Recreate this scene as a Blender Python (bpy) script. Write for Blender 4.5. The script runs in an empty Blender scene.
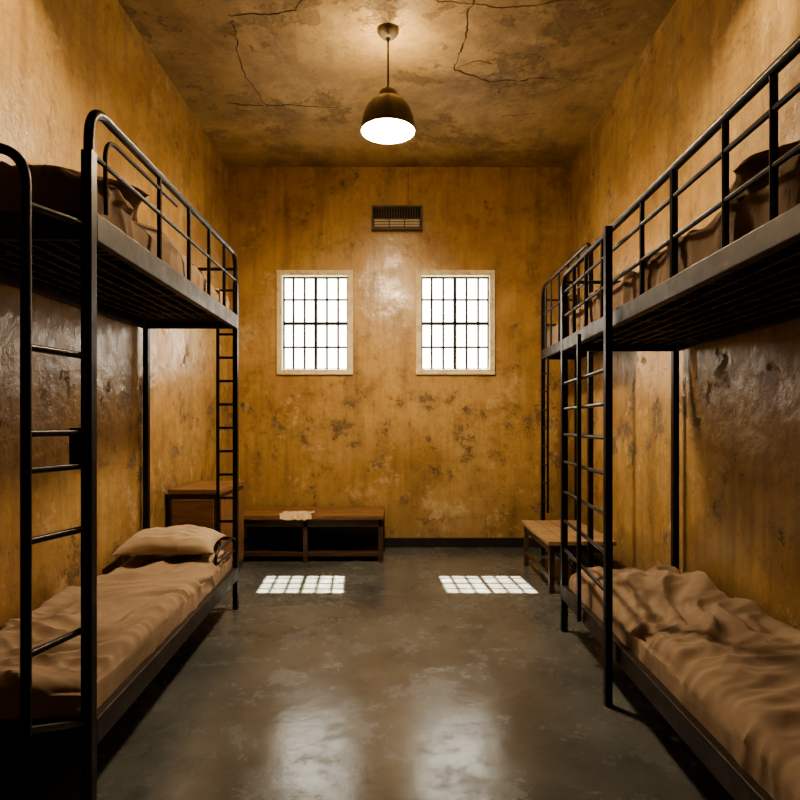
import bpy, bmesh, math, random
from mathutils import Vector, noise, Matrix
random.seed(4)
scene=bpy.context.scene
# ------------------------------------------------------------ helpers
def link(o): scene.collection.objects.link(o); return o
def obj(name,bm,mat,parent=None,smooth=True,bevel=0):
    me=bpy.data.meshes.new(name); bmesh.ops.recalc_face_normals(bm,faces=bm.faces[:])
    bm.to_mesh(me); bm.free()
    if smooth:
        for p in me.polygons: p.use_smooth=True
    o=link(bpy.data.objects.new(name,me)); me.materials.append(mat)
    if smooth:
        try: me.set_sharp_from_angle(angle=math.radians(40))
        except Exception: pass
    if bevel:
        m=o.modifiers.new('bevel','BEVEL'); m.width=bevel; m.segments=2; m.limit_method='ANGLE'
    if parent: o.parent=parent
    return o
def empty(name):
    e=bpy.data.objects.new(name,None); e.empty_display_size=.1; return link(e)
def box(bm,a,b):
    vs=[bm.verts.new((x,y,z)) for z in (a[2],b[2]) for x,y in ((a[0],a[1]),(b[0],a[1]),(b[0],b[1]),(a[0],b[1]))]
    for f in ((0,1,2,3),(4,5,6,7),(0,1,5,4),(1,2,6,5),(2,3,7,6),(3,0,4,7)): bm.faces.new([vs[i] for i in f])
def beam(bm,p,q,w,h):
    p=Vector(p);q=Vector(q);d=(q-p).normalized()
    up=Vector((0,0,1)) if abs(d.z)<.9 else Vector((0,1,0))
    s=d.cross(up).normalized();u=s.cross(d).normalized()
    vs=[bm.verts.new(c+s*(i*w/2)+u*(j*h/2)) for c in (p,q) for i,j in ((-1,-1),(1,-1),(1,1),(-1,1))]
    for f in ((0,1,2,3),(4,5,6,7),(0,1,5,4),(1,2,6,5),(2,3,7,6),(3,0,4,7)): bm.faces.new([vs[i] for i in f])
def tube(bm,pts,r,seg=10):
    pts=[Vector(p) for p in pts]; n=len(pts); rings=[]
    d0=(pts[1]-pts[0]).normalized(); ref=Vector((0,0,1)) if abs(d0.z)<.9 else Vector((1,0,0))
    s=d0.cross(ref).normalized()
    for i in range(n):
        d=(pts[min(i+1,n-1)]-pts[max(i-1,0)]).normalized()
        s=(s-d*s.dot(d)).normalized(); u=d.cross(s)
        rings.append([bm.verts.new(pts[i]+(s*math.cos(2*math.pi*k/seg)+u*math.sin(2*math.pi*k/seg))*r) for k in range(seg)])
    for i in range(n-1):
        for k in range(seg):
            bm.faces.new((rings[i][k],rings[i][(k+1)%seg],rings[i+1][(k+1)%seg],rings[i+1][k]))
    bm.faces.new(rings[0]); bm.faces.new(rings[-1][::-1])
def roundpath(pts,r,n=7):
    pts=[Vector(p) for p in pts]; out=[pts[0]]
    for i in range(1,len(pts)-1):
        a,b,c=pts[i-1],pts[i],pts[i+1]
        p=b+(a-b).normalized()*r; q=b+(c-b).normalized()*r
        for k in range(n+1):
            t=k/n; out.append((1-t)**2*p+2*t*(1-t)*b+t*t*q)
    out.append(pts[-1]); return out
def revolve(bm,prof,c,seg=48,cap=False):
    rings=[]
    for r,z in prof:
        rings.append([bm.verts.new((c[0]+r*math.cos(2*math.pi*k/seg),c[1]+r*math.sin(2*math.pi*k/seg),c[2]+z)) for k in range(seg)])
    for a,b in zip(rings,rings[1:]):
        for k in range(seg): bm.faces.new((a[k],a[(k+1)%seg],b[(k+1)%seg],b[k]))
    if cap: bm.faces.new(rings[0]); bm.faces.new(rings[-1][::-1])
# ------------------------------------------------------------ materials
class N:
    def __init__(s,name):
        s.m=bpy.data.materials.new(name); s.m.use_nodes=True; s.t=s.m.node_tree
        s.b=s.t.nodes['Principled BSDF']; s.tc=s.t.nodes.new('ShaderNodeTexCoord')
    def L(s,a,b): s.t.links.new(a,b)
    def map(s,scale=(1,1,1),rot=(0,0,0),loc=(0,0,0)):
        n=s.t.nodes.new('ShaderNodeMapping'); s.L(s.tc.outputs['Object'],n.inputs[0])
        n.inputs['Scale'].default_value=scale; n.inputs['Rotation'].default_value=rot; n.inputs['Location'].default_value=loc
        return n.outputs[0]
    def noise(s,scale,detail=6,rough=.6,vec=None,dist=0):
        n=s.t.nodes.new('ShaderNodeTexNoise'); n.inputs['Scale'].default_value=scale; n.inputs['Detail'].default_value=detail
        n.inputs['Roughness'].default_value=rough; n.inputs['Distortion'].default_value=dist
        s.L(vec if vec else s.tc.outputs['Object'],n.inputs['Vector']); return n.outputs['Fac']
    def ramp(s,fac,stops):
        n=s.t.nodes.new('ShaderNodeValToRGB'); s.L(fac,n.inputs[0]); e=n.color_ramp.elements
        while len(e)<len(stops): e.new(.5)
        for el,(p,c) in zip(e,stops):
            el.position=p; el.color=(c,c,c,1) if isinstance(c,(int,float)) else (*c,1)
        return n.outputs[0]
    def mix(s,f,a,b,mode='MIX'):
        n=s.t.nodes.new('ShaderNodeMix'); n.data_type='RGBA'; n.blend_type=mode
        for i,v in ((0,f),(6,a),(7,b)):
            if isinstance(v,(int,float)): n.inputs[i].default_value=v if i==0 else (v,v,v,1)
            elif isinstance(v,tuple): n.inputs[i].default_value=(*v,1)
            else: s.L(v,n.inputs[i])
        return n.outputs[2]
    def math(s,op,a,b=0):
        n=s.t.nodes.new('ShaderNodeMath'); n.operation=op
        for i,v in ((0,a),(1,b)):
            if isinstance(v,(int,float)): n.inputs[i].default_value=v
            else: s.L(v,n.inputs[i])
        return n.outputs[0]
    def bump(s,h,strength=.3,dist=.02,coat=False):
        n=s.t.nodes.new('ShaderNodeBump'); n.inputs['Strength'].default_value=strength; n.inputs['Distance'].default_value=dist
        s.L(h,n.inputs['Height']); s.L(n.outputs[0],s.b.inputs['Normal'])
        if coat: s.L(n.outputs[0],s.b.inputs['Coat Normal'])
    def set(s,color=None,rough=None,metal=None,spec=None):
        for k,v in (('Base Color',color),('Roughness',rough),('Metallic',metal),('Specular IOR Level',spec)):
            if v is None: continue
            if isinstance(v,tuple): s.b.inputs[k].default_value=(*v,1)
            elif isinstance(v,(int,float)): s.b.inputs[k].default_value=v
            else: s.L(v,s.b.inputs[k])
        return s
def wallmat(name,tint=1.0,seed=0.0,peel=.60,bumpk=.55,lowdark=.5,coat=.6,sat=0):
    n=N(name); v=n.map(loc=(seed,seed*.7,seed*.3))
    big=n.noise(.9,8,.62,v,.4)
    base=n.ramp(big,[(.28,(.38*tint,.215*tint,.085*tint)),(.46,(.56*tint,.36*tint,.155*tint)),(.6,(.64*tint,.44*tint,.20*tint)),(.75,(.50*tint,.30*tint,.12*tint))])
    vs=n.map(scale=(3,3,.35),loc=(seed,0,0)); streak=n.noise(1.6,7,.65,vs)
    base=n.mix(.6,base,n.ramp(streak,[(.3,.4),(.52,1.0),(.8,.8)]),'MULTIPLY')
    fs=n.noise(5,6,.7,n.map(scale=(3,3,.25),loc=(seed+4,0,0)))
    base=n.mix(.3,base,n.ramp(fs,[(.35,.5),(.5,1.0)]),'MULTIPLY')
    mott=n.noise(3.6,13,.8,v,.2)
    base=n.mix(.7,base,n.ramp(mott,[(.36,.42),(.47,.88),(.6,1.0)]),'MULTIPLY')
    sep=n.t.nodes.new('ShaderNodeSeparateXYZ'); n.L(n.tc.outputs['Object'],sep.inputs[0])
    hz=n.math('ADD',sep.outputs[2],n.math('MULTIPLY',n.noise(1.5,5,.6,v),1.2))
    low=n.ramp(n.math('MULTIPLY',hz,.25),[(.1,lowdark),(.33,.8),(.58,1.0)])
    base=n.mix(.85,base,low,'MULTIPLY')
    pn=n.noise(3.2,13,.78,v,.2)
    band=n.ramp(n.math('MULTIPLY',sep.outputs[2],.25),[(.05,.05),(.15,.045),(.24,.05),(.36,.075),(.44,.035),(.6,.0),(.92,.005),(.98,.04)])
    ps=n.math('ADD',pn,band)
    pm=n.ramp(ps,[(peel+.045,0.0),(peel+.06,1.0)])
    rim=n.ramp(ps,[(peel-.03,0.0),(peel+.045,1.0)])
    base=n.mix(n.math('MULTIPLY',rim,.4),base,(.25,.14,.055))
    chip=n.ramp(n.noise(8,8,.7,v),[(.35,(.07,.055,.04)),(.55,(.19,.145,.09)),(.7,(.38,.30,.20))])
    base=n.mix(n.math('MULTIPLY',pm,.8),base,chip)
    sp=n.ramp(n.noise(15,11,.82,v),[(.59,0.0),(.63,1.0)])
    base=n.mix(n.math('MULTIPLY',sp,.6),base,(.10,.062,.032))
    lt=n.ramp(n.noise(2.6,12,.8,n.map(loc=(seed+9,3,1))),[(.565,0.0),(.61,1.0)])
    base=n.mix(n.math('MULTIPLY',lt,.4),base,(.78,.62,.38))
    sc=n.noise(2.2,3,.5,n.map(scale=(9,9,.5),rot=(.25,.2,0),loc=(seed,2,0)))
    scm=n.ramp(n.math('ABSOLUTE',n.math('SUBTRACT',sc,.5)),[(.0,1.0),(.006,0.0)])
    base=n.mix(n.math('MULTIPLY',scm,.35),base,(.16,.09,.03))
    rg=n.ramp(n.noise(4,7,.65,v),[(.3,.26),(.7,.48)])
    n.set(base,n.mix(pm,rg,.8),0,.5)
    cw=n.ramp(n.noise(2.1,10,.74,n.map(loc=(seed+3,1,2))),[(.44,.1),(.54,1.0)])
    n.L(n.math('MULTIPLY',n.math('MULTIPLY',cw,coat),n.math('SUBTRACT',1.0,pm)),n.b.inputs['Coat Weight']); n.b.inputs['Coat Roughness'].default_value=.14
    hgt=n.math('ADD',n.math('MULTIPLY',n.noise(8,9,.62,v),1.0),n.math('MULTIPLY',n.noise(1.7,3,.5,v),1.2))
    hgt=n.math('SUBTRACT',hgt,n.math('MULTIPLY',pm,.25))
    n.bump(hgt,bumpk,.03,True); return n.m
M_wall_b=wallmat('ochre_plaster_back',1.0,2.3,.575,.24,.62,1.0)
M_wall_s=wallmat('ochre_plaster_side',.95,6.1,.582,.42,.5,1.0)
# ceiling
n=N('stained_ceiling_plaster'); big=n.noise(1.1,9,.65,None,.5)
c=n.ramp(big,[(.28,(.17,.115,.05)),(.48,(.36,.25,.115)),(.62,(.48,.35,.17)),(.78,(.28,.195,.09))])
c=n.mix(.55,c,n.ramp(n.noise(5,12,.8),[(.37,.42),(.53,1.0)]),'MULTIPLY')
pn=n.noise(1.5,13,.76,n.map(loc=(4,1,0)),.2); pm=n.ramp(pn,[(.555,0.0),(.575,1.0)])
c=n.mix(n.math('MULTIPLY',pm,.5),c,(.14,.10,.055))
lp=n.ramp(n.noise(1.9,12,.76,n.map(loc=(9,5,0))),[(.57,0.0),(.60,1.0)]); c=n.mix(n.math('MULTIPLY',lp,.35),c,(.55,.42,.24))
sp=n.ramp(n.noise(9,11,.8),[(.59,0.0),(.64,.6)]); c=n.mix(sp,c,(.09,.065,.035))
n.set(c,.5); n.bump(n.math('SUBTRACT',n.math('ADD',n.noise(4,9,.7),n.math('MULTIPLY',big,1.5)),n.math('MULTIPLY',pm,.4)),.6,.03); M_ceil=n.m
# floor
n=N('polished_worn_concrete'); a=n.noise(1.2,9,.62,None,.5); b=n.noise(7,9,.7)
c=n.ramp(a,[(.3,(.075,.081,.079)),(.5,(.12,.127,.123)),(.7,(.165,.173,.167))])
c=n.mix(.5,c,n.ramp(b,[(.3,.5),(.6,1.0)]),'MULTIPLY')
st=n.ramp(n.noise(3.0,13,.8,None,.2),[(.55,0.0),(.60,1.0)]); c=n.mix(n.math('MULTIPLY',st,.4),c,(.05,.046,.04))
n.set(c,n.ramp(n.noise(2.6,12,.8,None,.2),[(.38,.11),(.5,.18),(.6,.36)]),0,.75)
n.bump(n.math('ADD',n.math('MULTIPLY',a,.6),n.math('MULTIPLY',b,.4)),.16,.02); M_floor=n.m
def steel(name,col,r=.38):
    n=N(name); w=n.ramp(n.noise(22,7,.7),[(.55,col),(.72,tuple(min(1,x*2.2+.01) for x in col)),(.8,(.10,.045,.02))])
    n.set(w,n.ramp(n.noise(9,5),[(.3,r-.08),(.7,r+.15)]),.35); n.bump(n.noise(40,4),.12,.004); return n.m
M_blk=steel('black_painted_steel',(.010,.009,.009))
M_rail=steel('worn_steel_angle',(.034,.026,.02),.45)
def cloth(name,c1,c2):
    n=N(name); c=n.ramp(n.noise(3,7,.6,None,.4),[(.3,c1),(.7,c2)])
    wv=n.t.nodes.new('ShaderNodeTexWave'); wv.inputs['Scale'].default_value=160; n.L(n.tc.outputs['Object'],wv.inputs[0])
    n.set(c,.85,0,.2); n.b.inputs['Sheen Weight'].default_value=.05
    n.bump(n.math('ADD',n.math('MULTIPLY',wv.outputs['Fac'],.12),n.noise(30,5,.6)),.3,.006); return n.m
M_bl=cloth('tan_blanket_cloth',(.29,.215,.155),(.40,.30,.215))
M_br=cloth('brown_blanket_cloth',(.20,.135,.08),(.28,.195,.12))
M_pil=cloth('pillow_cotton',(.42,.325,.235),(.52,.41,.30))
M_mat=cloth('mattress_ticking',(.08,.05,.03),(.12,.08,.05))
def wood(name,c1,c2):
    n=N(name); g=n.noise(2.2,8,.6,n.map(scale=(1,9,9)),1.2)
    n.set(n.ramp(g,[(.3,c1),(.6,c2),(.8,c1)]),n.ramp(n.noise(5,5),[(.3,.28),(.7,.45)])); n.bump(g,.2,.006); return n.m
M_wood=wood('worn_bench_wood',(.12,.058,.028),(.25,.135,.065))
M_woodl=wood('pale_stool_wood',(.22,.14,.08),(.42,.29,.17))
M_woodd=wood('dark_bench_wood',(.045,.026,.016),(.09,.053,.03))
n=N('cream_window_paint'); n.set(n.ramp(n.noise(9,8,.7),[(.33,(.62,.50,.28)),(.5,(.88,.80,.54)),(.8,(.90,.84,.62))]),.5); n.bump(n.noise(15,6),.3,.01); M_cream=n.m
n=N('dark_baseboard_paint'); n.set(n.ramp(n.noise(6,7),[(.35,(.015,.014,.014)),(.7,(.035,.030,.026))]),.45); M_base=n.m
n=N('lamp_enamel'); n.set(n.ramp(n.noise(12,6),[(.4,(.16,.135,.105)),(.8,(.24,.21,.165))]),.3,.5); M_lamp=n.m
n=N('dark_crack_plaster'); n.set(n.ramp(n.noise(20,4),[(.4,(.05,.035,.02)),(.8,(.12,.085,.045))]),.9); M_crack=n.m  # dark colour of the modelled ceiling cracks
n=N('opal_lamp_diffuser'); n.set((.9,.85,.75),.4); n.b.inputs['Emission Color'].default_value=(1,.76,.49,1); n.b.inputs['Emission Strength'].default_value=365; M_glow=n.m
n=N('shade_inner_white'); n.set(n.ramp(n.noise(8),[(.4,(.78,.7,.55)),(.8,(.85,.78,.66))]),.4); M_inner=n.m
n=N('vent_metal'); n.set(n.ramp(n.noise(9),[(.4,(.12,.10,.075)),(.8,(.18,.15,.11))]),.45,.2); M_vent=n.m
n=N('vent_light_slat'); n.set(n.ramp(n.noise(9),[(.4,(.65,.58,.45)),(.8,(.8,.72,.6))]),.45,.0); M_slat=n.m
n=N('vent_dark_inside'); n.set((.02,.017,.012),.8); M_vin=n.m
n=N('paper_cloth'); n.set(n.ramp(n.noise(9),[(.4,(.6,.45,.28)),(.8,(.72,.58,.4))]),.8); M_paper=n.m
# ------------------------------------------------------------ room
XL,XR,YB,YF,H=-1.83,1.79,6.52,-1.7,4.05; T=.10
bm=bmesh.new(); box(bm,(XL-.2,YF-.2,-.15),(XR+.2,YB+T,0)); obj('floor',bm,M_floor,smooth=False)
bm=bmesh.new(); box(bm,(XL-.2,YF-.2,H),(XR+.2,YB+T,H+.15)); ceil=obj('ceiling',bm,M_ceil,smooth=False)
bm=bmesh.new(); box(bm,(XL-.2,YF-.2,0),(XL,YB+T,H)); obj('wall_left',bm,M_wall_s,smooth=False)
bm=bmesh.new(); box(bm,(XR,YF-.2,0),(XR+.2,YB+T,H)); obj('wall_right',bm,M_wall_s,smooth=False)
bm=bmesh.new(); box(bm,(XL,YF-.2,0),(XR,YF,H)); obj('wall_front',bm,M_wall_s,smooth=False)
W=[(-1.265,-.545),(.215,.965)]; WZ0,WZ1=1.88,2.90
bm=bmesh.new()
xs=[XL,W[0][0],W[0][1],W[1][0],W[1][1],XR]; zs=[0,WZ0,WZ1,H]
for i in range(5):
    for j in range(3):
        if i in (1,3) and j==1: continue
        box(bm,(xs[i],YB,zs[j]),(xs[i+1],YB+T,zs[j+1]))
bmesh.ops.remove_doubles(bm,verts=bm.verts[:],dist=1e-4)
bm.verts.index_update(); seen={}
for f in bm.faces[:]:
    k=tuple(sorted(v.index for v in f.verts)); seen.setdefault(k,[]).append(f)
bmesh.ops.delete(bm,geom=[f for l in seen.values() if len(l)>1 for f in l],context='FACES_ONLY')
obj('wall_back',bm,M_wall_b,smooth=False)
for wi,(a,b) in enumerate(W):
    e=empty('window_%d'%(wi+1)); bm=bmesh.new(); fw=.045; p=.03
    box(bm,(a-fw,YB-p,WZ1),(b+fw,YB,WZ1+fw)); box(bm,(a-fw,YB-p,WZ0-fw),(b+fw,YB,WZ0))
    box(bm,(a-fw,YB-p,WZ0),(a,YB,WZ1)); box(bm,(b,YB-p,WZ0),(b+fw,YB,WZ1))
    t=.012
    box(bm,(a,YB-p,WZ0),(a+t,YB+T,WZ1)); box(bm,(b-t,YB-p,WZ0),(b,YB+T,WZ1))
    box(bm,(a+t,YB-p,WZ0),(b-t,YB+T,WZ0+t)); box(bm,(a+t,YB-p,WZ1-t),(b-t,YB+T,WZ1))
    obj('frame',bm,M_cream,e,False,.005)
    bm=bmesh.new(); y=YB+.06
    for k in range(1,6):
        x=a+(b-a)*k/6; tube(bm,[(x,y,WZ0+.01),(x,y,WZ1-.01)],.012 if k!=3 else .018,8)
    for k in range(1,4):
        z=WZ0+(WZ1-WZ0)*k/4; beam(bm,(a+.01,y,z),(b-.01,y,z),.012,.02 if k!=2 else .034)
    for x in (a+.02,b-.02): beam(bm,(x,y,WZ0),(x,y,WZ1),.016,.016)
    for z in (WZ0+.02,WZ1-.02): beam(bm,(a,y,z),(b,y,z),.016,.016)
    obj('iron_bars',bm,M_blk,e)
bm=bmesh.new(); box(bm,(XL+.02,YB-.02,0),(XR-.02,YB,.10)); obj('baseboard_back',bm,M_base,smooth=False,bevel=.004)
bm=bmesh.new(); box(bm,(XL,YF+.02,0),(XL+.02,YB,.09)); obj('baseboard_left',bm,M_base,smooth=False,bevel=.004)
bm=bmesh.new(); box(bm,(XR-.02,YF+.02,0),(XR,YB,.09)); obj('baseboard_right',bm,M_base,smooth=False,bevel=.004)
def crack(pts,w):
    P=[]
    for (x0,y0),(x1,y1) in zip(pts,pts[1:]):
        k=max(2,int(math.hypot(x1-x0,y1-y0)/.02))
        for i in range(k):
            t=i/k; x=x0+(x1-x0)*t; y=y0+(y1-y0)*t
            P.append((x+noise.noise((x*7,y*7,1))*.04+noise.noise((x*25,y*25,1))*.015,y+noise.noise((x*7,y*7,5))*.04+noise.noise((x*25,y*25,8))*.015))
    bm=bmesh.new(); prev=None
    for i,(x,y) in enumerate(P):
        q=P[min(i+1,len(P)-1)]; r=P[max(i-1,0)]; d=Vector((q[0]-r[0],q[1]-r[1])).normalized()
        ww=w*(.1+1.5*abs(noise.noise((x*6,y*6,3))))*min(1,(len(P)-1-i)/6+.1,i/6+.1)
        a=bm.verts.new((x-d.y*ww,y+d.x*ww,H-.001)); b=bm.verts.new((x+d.y*ww,y-d.x*ww,H-.001)); c=bm.verts.new((x,y,H-.004))
        if prev:
            bm.faces.new((prev[0],a,c,prev[2])); bm.faces.new((prev[2],c,b,prev[1]))
        prev=(a,b,c)
    obj('plaster_crack',bm,M_crack,ceil)
for pts,w in [([(-1.17,4.1),(-.66,4.08),(-.62,3.8)],.020),([(-1.13,4.15),(-1.22,4.7),(-1.16,5.25),(-.5,5.3)],.011),
              ([(.46,3.7),(.46,4.3),(.42,4.74),(.75,4.90),(1.25,4.84)],.018),([(-1.2,5.26),(-1.45,5.24)],.008),([(.42,4.74),(.55,4.62),(.7,4.66)],.008),
              ([(.46,4.0),(.2,3.95),(.0,3.9)],.008),([(.46,4.0),(.8,4.05),(1.2,3.9)],.008),([(.9,5.45),(1.2,5.4)],.006)]: crack(pts,w*.75)
# ------------------------------------------------------------ pendant
lx,ly=-.083,4.26
e=empty('pendant_lamp')
bm=bmesh.new(); revolve(bm,[(.075,0),(.075,-.018),(.055,-.045),(.02,-.06),(.012,-.08)],(lx,ly,H),32,True); obj('ceiling_canopy',bm,M_lamp,e)
bm=bmesh.new(); tube(bm,[(lx,ly,H-.07),(lx,ly,3.68)],.006,8); obj('cord',bm,M_blk,e)
prof=[(.012,.31),(.02,.285),(.05,.28),(.06,.268),(.062,.235),(.075,.228),(.115,.205),(.15,.16),(.174,.10),(.185,.045),(.188,.0)]
bm=bmesh.new(); revolve(bm,prof,(lx,ly,3.345),48); revolve(bm,[(.188,0),(.192,-.004),(.192,.008),(.187,.01)],(lx,ly,3.345)); obj('shade',bm,M_lamp,e)
bm=bmesh.new(); tube(bm,[(lx,ly,3.64),(lx,ly,3.70)],.006,8); obj('cord_grip',bm,M_blk,e)
bm=bmesh.new(); revolve(bm,[(max(r-.004,.005),z-.003) for r,z in prof[5:]],(lx,ly,3.345),48); obj('shade_lining',bm,M_inner,e)
bm=bmesh.new(); revolve(bm,[(.176,.03),(.172,.0),(.15,-.012),(.11,-.02),(.06,-.026),(.004,-.028)],(lx,ly,3.345),48); obj('diffuser',bm,M_glow,e)
l=bpy.data.lights.new('ceiling_glow_fill','POINT'); l.energy=22; l.color=(1,.72,.40); l.shadow_soft_size=.012  # unseen point light added above the shade to glow the ceiling
o=link(bpy.data.objects.new('ceiling_glow_fill',l)); o.location=(lx,ly+.03,3.70); o.parent=e
for sx_,ex in ((XL,1),(XR,-1)):  # added fixtures, out of view, that brighten patches high on the side walls
    e=empty('added_wall_spot'); px=sx_+ex*.62; py=2.35; pz=3.93
    tgt=Vector((sx_,3.0 if ex>0 else 3.15,3.08)); d=(tgt-Vector((px,py,pz))).normalized()
    bm=bmesh.new(); revolve(bm,[(.05,0),(.05,-.015),(.012,-.02),(.012,-.07)],(px,py,H),24,True); obj('mount',bm,M_lamp,e)
    bm=bmesh.new(); p=Vector((px,py,pz)); tube(bm,[p-d*.05,p-d*.045,p+d*.04],.04,20); obj('can',bm,M_lamp,e)
    l=bpy.data.lights.new('spot','SPOT'); l.energy=120; l.color=(1,.78,.50); l.spot_size=math.radians(44); l.spot_blend=1; l.shadow_soft_size=.03
    o=link(bpy.data.objects.new('spot',l)); o.location=p+d*.06; o.rotation_euler=d.to_track_quat('-Z','Y').to_euler(); o.parent=e
# ------------------------------------------------------------ vent
e=empty('air_vent'); a,b,z0,z1=-.30,.235,3.36,3.61; y0=YB-.09
bm=bmesh.new(); box(bm,(a,y0,z1-.02),(b,YB,z1)); box(bm,(a,y0,z0),(b,YB,z0+.02)); box(bm,(a,y0,z0+.02),(a+.02,YB,z1-.02)); box(bm,(b-.02,y0,z0+.02),(b,YB,z1-.02))
for k in range(1,18):
    x=a+.02+(b-a-.04)*k/18; box(bm,(x-.005,y0+.002,z0+.115),(x+.005,y0+.03,z1-.02))
box(bm,(a+.02,y0+.002,z0+.105),(b-.02,y0+.02,z0+.115))
obj('housing',bm,M_vent,e,False,.002)
bm=bmesh.new(); box(bm,(a+.02,YB-.045,z0+.02),(b-.02,YB-.01,z1-.02)); obj('dark_core',bm,M_vin,e,False)
bm=bmesh.new()
for k in range(3):
    z=z0+.034+k*.027
    for u in range(3):
        x=a+.025+(b-a-.05)/3*u; beam(bm,(x+.004,y0+.000,z),(x+(b-a-.05)/3-.004,y0+.000,z),.02,.016)
obj('louvres',bm,M_slat,e,False)
bm=bmesh.new(); tube(bm,[(.08,YB-.008,3.61),(.085,YB-.008,H)],.007,8); obj('vent_pipe_1',bm,M_wall_b)  # thin pipe running from the vent up to the ceiling
# ------------------------------------------------------------ soft things
def ridge(v): return 1-abs(noise.noise(v))*2.8
def wr(p,seed,ang,amp):
    x,y,z=p; q=Vector((x+seed*3.1,y+seed*1.7,z))
    wx=noise.noise(q*1.6)*.4+noise.noise(q*4)*.06; wy=noise.noise(q*1.6+Vector((7,3,1)))*.4
    c,s=math.cos(ang),math.sin(ang)
    X=(x+wx)*c+(y+wy)*s; Y=-(x+wx)*s+(y+wy)*c
    r1=max(ridge(Vector((X*4.6+seed,Y*1.4,z*2))),-.3)
    X2=(x+wx)*math.cos(ang+1)+(y+wy)*math.sin(ang+1); Y2=-(x+wx)*math.sin(ang+1)+(y+wy)*math.cos(ang+1)
    r2=max(ridge(Vector((X2*2.2,Y2*6.5+seed*2,z*2+4))),-.3)
    r3=max(ridge(Vector((X*9.5+wy*6,Y*2.6,seed+z*4))),-.3)
    r4=max(ridge(Vector((X2*4.5,Y2*13,seed*3+z*4))),-.3)
    m=.5+.5*noise.noise(q*1.3+Vector((1,9,2))); m2=.5+.5*noise.noise(q*2.1+Vector((5,2,8)))
    return amp*(r1*(.25+m)*.7+r2*(1.1-m)*.5+r3*.45*m2+r4*.36*(1.1-m2)-.5)+noise.noise(q*2.6)*amp*.6
def sheet(name,xa,xb,y0,y1,zt,zb,seed,ang,amp,mat,parent,rad=.07,na=90,nb=230,xa2=None,xb2=None,zs=0,bump=None):
    xa2=xa if xa2 is None else xa2; xb2=xb if xb2 is None else xb2
    drop=zt-zb
    def prof(s,L):
        side=max(drop-rad,0.001); arc=rad*math.pi/2; tot=2*side+2*arc+(L-2*rad); d=s*tot
        rev=False
        if d>tot/2: d=tot-d; rev=True
        if d<side: p,h=0,drop-d
        elif d<side+arc:
            t=(d-side)/rad; p=rad*(1-math.cos(t)); h=rad*(1-math.sin(t))
        else: p=rad+d-side-arc; h=0
        return (L-p if rev else p),h
    bm=bmesh.new(); g=[]
    for j in range(nb+1):
        py,hy=prof(j/nb,y1-y0); row=[]; t=py/(y1-y0)
        A=xa+(xa2-xa)*t; B=xb+(xb2-xb)*t
        for i in range(na+1):
            px,hx=prof(i/na,B-A)
            row.append(bm.verts.new((A+px,y0+py,zt+zs*t-min(drop,math.hypot(hx,hy) if max(hx,hy)<rad else max(hx,hy)))))
        g.append(row)
    for j in range(nb):
        for i in range(na): bm.faces.new((g[j][i],g[j][i+1],g[j+1][i+1],g[j+1][i]))
    bmesh.ops.recalc_face_normals(bm,faces=bm.faces[:]); bm.normal_update()
    sg=1 if sum(v.normal.z for v in bm.verts)>0 else -1
    disp=[]
    for v in bm.verts:
        d=wr(v.co,seed,ang,amp); nn=v.normal*sg
        o=nn*(d*(1 if nn.z>.3 else .4))
        if bump: o.z+=bump(v.co.x,v.co.y)*max(nn.z,0)
        disp.append(o)
    for v,d in zip(bm.verts,disp): v.co+=d
    o=obj(name,bm,mat,parent)
    for p in o.data.polygons: p.use_smooth=True
    return o
def pillow(name,c,sx,sy,h,rot,mat,seed=0,tilt=0,n=44,parent=None):
    bm=bmesh.new()
    for sgn in (1,-1):
        g=[]
        for j in range(n+1):
            row=[]
            for i in range(n+1):
                u=-1+2*i/n; v=-1+2*j/n
                ex=1-.09*(1-u*u)*abs(v)**2; ey=1-.09*(1-v*v)*abs(u)**2
                hh=(max(0,(1-abs(u)**2.6)*(1-abs(v)**2.6)))**.55
                x=u*sx/2*ey; y=v*sy/2*ex
                z=sgn*h/2*hh*(1 if sgn>0 else .7)
                z+=hh*(noise.noise(Vector((x*6+seed,y*6,sgn)))*.022+(1-abs(noise.noise(Vector((x*9,y*16+seed,2))))*2)*.014)
                z-=.012*abs(u*v)**3
                row.append(bm.verts.new((x,y,z)))
            g.append(row)
        for j in range(n):
            for i in range(n): bm.faces.new((g[j][i],g[j][i+1],g[j+1][i+1],g[j+1][i]))
    bmesh.ops.remove_doubles(bm,verts=bm.verts[:],dist=1e-4)
    bm.transform(Matrix.Translation(c)@Matrix.Rotation(rot,4,'Z')@Matrix.Rotation(tilt,4,'X'))
    o=obj(name,bm,mat,parent)
    for p in o.data.polygons: p.use_smooth=True
    return o
# ------------------------------------------------------------ bunk frame pieces
def deck(bs,slat,xin,xout,y0,y1,zc,hh,xin2=None,dz=0):
    xin2=xin if xin2 is None else xin2
    beam(bs,(xin,y0,zc),(xin2,y1,zc+dz),.035,hh)
    beam(bs,(xout,y0,zc),(xout,y1,zc+dz),.03,hh)
    beam(bs,(xin,y0,zc),(xout,y0,zc),.03,hh); beam(bs,(xin2,y1,zc+dz),(xout,y1,zc+dz),.03,hh)
    k=int((y1-y0)/.075)
    for i in range(1,k):
        t=i/k; y=y0+(y1-y0)*t; x=xin+(xin2-xin)*t
        tube(slat,[(x,y,zc+dz*t+.01),(xout,y,zc+dz*t+.01)],.006 if i%4 else .014,6)
    for i in range(1,9):
        t=i/9
        tube(slat,[(xin+(xout-xin)*t,y0,zc),(xin2+(xout-xin2)*t,y1,zc+dz)],.006,6)
pw=.036
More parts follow.
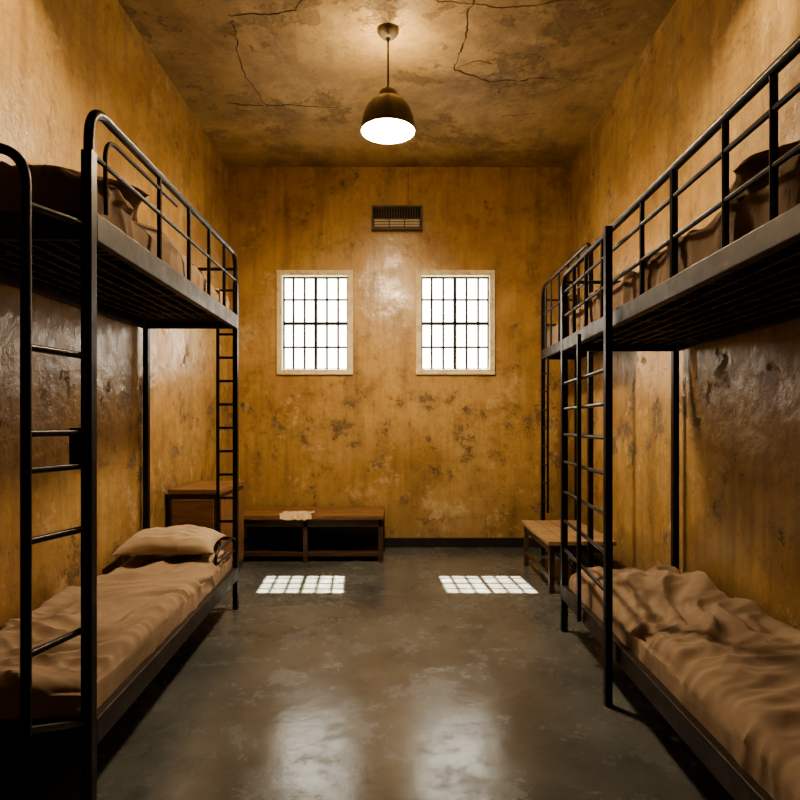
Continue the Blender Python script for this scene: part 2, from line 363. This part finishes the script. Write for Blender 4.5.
# ---------------- left bunk
E=empty('bunk_bed')
xi,xi2,xo,y0,y1=-1.047,-1.16,-1.79,2.08,4.30
post=bmesh.new(); rail=bmesh.new(); sl=bmesh.new()
deck(rail,sl,xi,xo,y0,y1,1.975,.095,xi2,.05)
deck(rail,sl,xi,xo,y0,y1,.255,.09,xi2,.0)
def sx(y): return xi+(xi2-xi)*(y-y0)/(y1-y0)
beam(post,(xi,y0-.02,0),(xi,y0-.02,2.22),pw,pw)
beam(post,(xi2,y1+.02,0),(xi2,y1+.02,2.3),pw*.9,pw)
beam(post,(xo,y0-.02,0),(xo,y0-.02,2.35),pw,pw); beam(post,(xo,y1+.02,0),(xo,y1+.02,2.4),pw,pw)
tube(post,roundpath([(xi,y0-.02,2.15),(xi,y0-.02,2.385),(xi2,y1+.02,2.50),(xi2,y1+.02,2.2)],.13,10),.017,12)
tube(post,[(xi,y0-.02,2.22),(xi2,y1+.02,2.32)],.009,8)
tube(post,roundpath([(xi,y0+.10,2.05),(sx(y0+.10),y0+.10,2.33),(sx(3.0),3.0,2.375)],.10,8),.008,8)
for y in (2.75,3.2,3.6,3.98):
    t=(y-y0)/(y1-y0); tube(post,[(sx(y),y,2.0+.05*t),(sx(y),y,2.39+.115*t)],.011,8)
tube(post,roundpath([(xo,y0,2.2),(xo,y0,2.38),(xo,y1,2.48),(xo,y1,2.2)],.1),.012,8)
tube(post,[(xi2,y1+.02,2.4),(xo,y1+.02,2.4)],.012,8); tube(post,[(xi2,y1+.02,2.25),(xo,y1+.02,2.25)],.009,8)
hy=1.80; hx=-1.10
tube(post,roundpath([(hx,hy,.38),(hx,hy,2.115),(xo+.02,hy,2.14),(xo+.02,hy,.38)],.11,10),.015,12)
for z in (1.53,1.275,1.165,.955,.62): tube(post,[(hx,hy,z),(xi,y0-.02,z)],.011,10)
tube(post,[(hx,hy,.40),(xi,y0-.02,.30)],.012,8); tube(post,[(xo+.02,hy,.40),(xo,y0-.02,.30)],.012,8)
tube(post,[(hx,hy,.40),(xo+.02,hy,.40)],.014,8)
tube(post,[(hx,hy,1.95),(xi,y0-.02,1.97)],.012,8); tube(post,[(xo+.02,hy,1.95),(xo,y0-.02,1.97)],.012,8)
beam(post,(xi-.02,y0-.045,1.16),(xi-.02,y0-.045,1.29),.05,.03)
lx2=-1.286
tube(post,[(lx2,y1+.02,.46),(lx2,y1+.02,2.02)],.012,8)
for k in range(9): tube(post,[(lx2,y1+.02,.62+k*.165),(xi2,y1+.02,.62+k*.165)],.009,8)
tube(post,roundpath([(xi2,3.82,.29),(xi2,3.86,.50),(xi2,y1,.52),(xi2,y1,.3)],.07),.010,8)
tube(post,[(xi2,3.9,.42),(xi2,y1,.42)],.007,8)
tube(post,roundpath([(xi2,y1+.02,.3),(xi2,y1+.02,.5),(xo,y1+.02,.5),(xo,y1+.02,.3)],.06),.012,8)
obj('frame',post,M_blk,E); obj('side_rails',rail,M_rail,E,False,.004); obj('wire_mesh',sl,M_blk,E)
bm=bmesh.new(); box(bm,(xo+.03,y0+.03,.275),(xi2-.03,y1-.04,.37)); obj('lower_mattress',bm,M_mat,E,True,.02)
bm=bmesh.new(); box(bm,(xo+.03,y0+.03,2.03),(xi2-.03,y1-.04,2.11)); obj('upper_mattress',bm,M_mat,E,True,.02)
sheet('lower_blanket',-1.79,-1.06,y0,y1-.06,.43,.285,1,-.5,.042,M_bl,E,xb2=-1.17,rad=.07)
sheet('upper_blanket',-1.79,-1.07,y0+.02,y1-.08,2.18,2.02,2.5,.9,.05,M_br,E,xb2=-1.18,rad=.06,bump=lambda x,y:.07*math.exp(-((y-3.0)/.6)**2)*math.exp(-((x+1.35)/.25)**2))
pillow('lower_pillow',(-1.49,4.0,.53),.62,.40,.17,.08,M_pil,3,.10,parent=E)
pillow('upper_pillow',(-1.42,2.65,2.28),.58,.42,.15,.5,M_br,5,-.05,parent=E)
# ---------------- right bunk
E=empty('bunk_bed')
xi,xi2,xo,y0,y1=.985,1.035,1.735,1.42,3.84
post=bmesh.new(); rail=bmesh.new(); sl=bmesh.new()
def sx(y): return xi+(xi2-xi)*(y-y0)/(y1-y0)
deck(rail,sl,xi,xo,y0,y1,1.80,.075,xi2,.0)
deck(rail,sl,xi,xo,y0,y1,.25,.09,xi2,.0)
for yy in (y0-.02,y1+.02):
    beam(post,(sx(yy),yy,0),(sx(yy),yy,2.18),pw,pw); beam(post,(xo,yy,0),(xo,yy,2.2),pw,pw)
beam(post,(.965,2.84,0),(.965,2.84,2.22),.032,.032)
beam(post,(.985,3.37,.22),(.985,3.37,1.80),.02,.02)
G=2.24
tube(post,roundpath([(sx(y1+.02),y1+.02,2.1),(sx(y1+.02),y1+.02,G),(sx(y0-.02),y0-.02,G),(sx(y0-.02),y0-.02,2.1)],.08),.016,12)
for z in (2.135,1.985): tube(post,[(sx(y0),y0,z),(sx(y1),y1+.02,z)],.009,8)
for y in (1.62,1.87,2.24,2.55,3.08,3.37,3.62): tube(post,[(sx(y),y,1.83),(sx(y),y,G)],.011 if y!=2.24 else .015,8)
for z in (2.02,2.2): tube(post,[(xi2,y1+.02,z),(xo,y1+.02,z)],.011,8)
tube(post,[(xo,y0,2.2),(xo,y1,2.2)],.012,8)
for z in (1.56,1.40,1.24,1.07,.88,.70,.52): tube(post,[(.965,2.84,z),(xi2,y1+.02,z)],.010,8)
obj('frame',post,M_blk,E); obj('side_rails',rail,M_rail,E,False,.004); obj('wire_mesh',sl,M_blk,E)
bm=bmesh.new(); box(bm,(1.06,y0+.03,.27),(xo-.03,y1-.04,.37)); obj('lower_mattress',bm,M_mat,E,True,.02)
bm=bmesh.new(); box(bm,(1.06,y0+.03,1.85),(xo-.03,y1-.04,1.92)); obj('upper_mattress',bm,M_mat,E,True,.02)
sheet('lower_blanket',1.0,1.73,y0,y1-.05,.425,.28,4.2,-.6,.037,M_bl,E,xa2=1.05,rad=.08,bump=lambda x,y:.05*math.exp(-((y-3.35)/.2)**2)+.035*math.exp(-((y-2.6-(x-1.3)*.8)/.12)**2))
sheet('upper_blanket',1.01,1.72,y0,y1-.05,2.02,1.85,6.6,-.8,.05,M_br,E,xa2=1.06,rad=.06)
pillow('upper_pillow',(1.37,1.98,2.12),.56,.42,.16,-.4,M_br,8,.1,parent=E)
# ---------------- far right tall bunk (hung from the wall on its outer side)
E=empty('bunk_bed'); post=bmesh.new(); rail=bmesh.new(); sl=bmesh.new()
xi,xo,y0,y1=1.43,1.765,4.60,6.12
deck(rail,sl,xi,xo,y0,y1,2.0,.09)
for y in (y0,y1): beam(post,(xi,y,0),(xi,y,2.6),pw,pw)
beam(post,(xo,y1,0),(xo,y1,2.6),pw,pw)
tube(post,roundpath([(xi,y0,2.5),(xi,y0,2.68),(xi,y1,2.68),(xi,y1,2.5)],.1),.015,10)
tube(post,[(xi,y0,2.4),(xi,y1,2.4)],.009,8)
for y in (4.9,5.2,5.5,5.8,6.0): tube(post,[(xi,y,2.0),(xi,y,2.68)],.010,8)
for z in (2.3,2.55): tube(post,[(xi,y1,z),(xo,y1,z)],.01,8)
tube(post,[(xi,5.92,.45),(xi,5.92,2.0)],.012,8)
for k in range(8): tube(post,[(xi,5.92,.55+k*.18),(xi,y1,.55+k*.18)],.009,8)
tube(post,[(xi,y0,.12),(xi,y1,.12)],.012,8)
obj('frame',post,M_blk,E); obj('side_rails',rail,M_rail,E,False,.004); obj('wire_mesh',sl,M_blk,E)
sheet('upper_blanket',xi+.02,xo-.01,y0+.03,y1-.03,2.26,2.06,8,.5,.02,M_bl,E,rad=.06,na=30,nb=80)
# ------------------------------------------------------------ benches
e=empty('wooden_bench'); bm=bmesh.new(); A,B,C,D=-1.62,-.155,5.76,6.42
box(bm,(A,C,.405),(B,C+.20,.445)); box(bm,(A,C+.21,.405),(B,C+.42,.445)); box(bm,(A,C+.43,.405),(B,D,.445)); obj('seat_planks',bm,M_wood,e,False,.006)
bm=bmesh.new()
for x in (A+.03,-.92,B-.05):
    for y in (C+.03,D-.07): box(bm,(x,y,0),(x+.045,y+.045,.405))
box(bm,(A,C+.03,.335),(B-.01,C+.06,.405)); box(bm,(A,D-.06,.335),(B-.01,D-.03,.405))
box(bm,(A+.03,C+.05,.05),(B-.05,C+.085,.09)); box(bm,(A+.03,C+.09,.06),(B-.05,D-.03,.085))
box(bm,(B-.045,C+.07,.335),(B-.01,D-.07,.405))
obj('legs_and_stretchers',bm,M_woodd,e,False,.004)
bm=bmesh.new(); box(bm,(A+.05,D-.025,.085),(B-.05,D-.01,.335)); obj('underseat_shade_panel',bm,M_woodd,e,False)  # dark sheet standing in for the shade in the gap beneath the seat
bm=bmesh.new(); g=[]
for j in range(21):
    row=[]
    for i in range(25):
        x=-1.13+.30*i/24; y=5.73+.26*j/20+.03*noise.noise(Vector((i*.3,2,1)))
        z=.452+.03*abs(noise.noise(Vector((x*14,y*14,2))))
        if j<2: z-=(2-j)*.022
        row.append(bm.verts.new((x+.05*noise.noise(Vector((0,y*8,1))),y,z)))
    g.append(row)
for j in range(20):
    for i in range(24): bm.faces.new((g[j][i],g[j][i+1],g[j+1][i+1],g[j+1][i]))
obj('crumpled_cloth',bm,M_paper)
e=empty('wooden_cabinet'); bm=bmesh.new(); A,B,C,D=-1.805,-1.40,4.75,5.55
box(bm,(A,C+.02,.04),(B-.02,D,.76)); obj('carcass',bm,M_woodd,e,False,.006)
bm=bmesh.new(); box(bm,(A,C,.76),(B,D,.80)); obj('top',bm,M_wood,e,False,.006)
bm=bmesh.new(); box(bm,(A+.03,C,.10),(B-.05,C+.02,.72)); box(bm,(B-.02,C+.06,.10),(B-.005,C+.39,.72)); box(bm,(B-.02,C+.41,.10),(B-.005,D-.04,.72)); box(bm,(A+.02,C+.04,0),(B-.04,D-.02,.04)); obj('doors',bm,M_wood,e,False,.005)
e=empty('low_wooden_table'); bm=bmesh.new(); A,B,C,D=1.13,1.66,4.68,5.72
for k in range(4):
    x=A+(B-A)*k/4; box(bm,(x+.003,C,.375),(x+(B-A)/4-.003,D,.41))
obj('top_planks',bm,M_woodl,e,False,.005)
bm=bmesh.new()
for x in (A+.02,B-.06):
    for y in (C+.03,D-.07): beam(bm,(x+.02,y+.02,0),(x+.02,y+.02,.375),.04,.04)
for x in (A+.04,B-.04): box(bm,(x-.012,C+.05,.31),(x+.012,D-.05,.375)); box(bm,(x-.012,C+.05,.10),(x+.012,D-.05,.13))
for y in (C+.05,D-.05): box(bm,(A+.04,y-.012,.31),(B-.04,y+.012,.375))
obj('legs',bm,M_woodd,e,False,.003)
# ------------------------------------------------------------ light
w=bpy.data.worlds.new('world'); scene.world=w; w.use_nodes=True
w.node_tree.nodes['Background'].inputs[0].default_value=(1,.94,.80,1); w.node_tree.nodes['Background'].inputs[1].default_value=8.5
s=bpy.data.lights.new('sun','SUN'); s.energy=80; s.angle=.009; s.color=(1,.88,.66); so=link(bpy.data.objects.new('sun',s))
so.rotation_euler=Vector((.07,-1,-1.54)).to_track_quat('-Z','Y').to_euler(); so.location=(0,9,7)
for a,b in W:
    l=bpy.data.lights.new('window_portal','AREA'); l.shape='RECTANGLE'; l.size=b-a; l.size_y=WZ1-WZ0; l.cycles.is_portal=True
    o=link(bpy.data.objects.new('window_portal',l)); o.location=((a+b)/2,YB+T+.01,(WZ0+WZ1)/2); o.rotation_euler=(math.radians(-90),0,0)
# ------------------------------------------------------------ camera
cam=bpy.data.cameras.new('camera'); co=link(bpy.data.objects.new('camera',cam)); co.location=(0,0,1.3); co.rotation_euler=(math.radians(90),0,0)
cam.sensor_width=36; cam.lens=612/800*36; cam.shift_y=25/800; cam.clip_start=.02
scene.camera=co
try: scene.view_settings.look='AgX - Medium High Contrast'
except Exception as ex: print(ex)
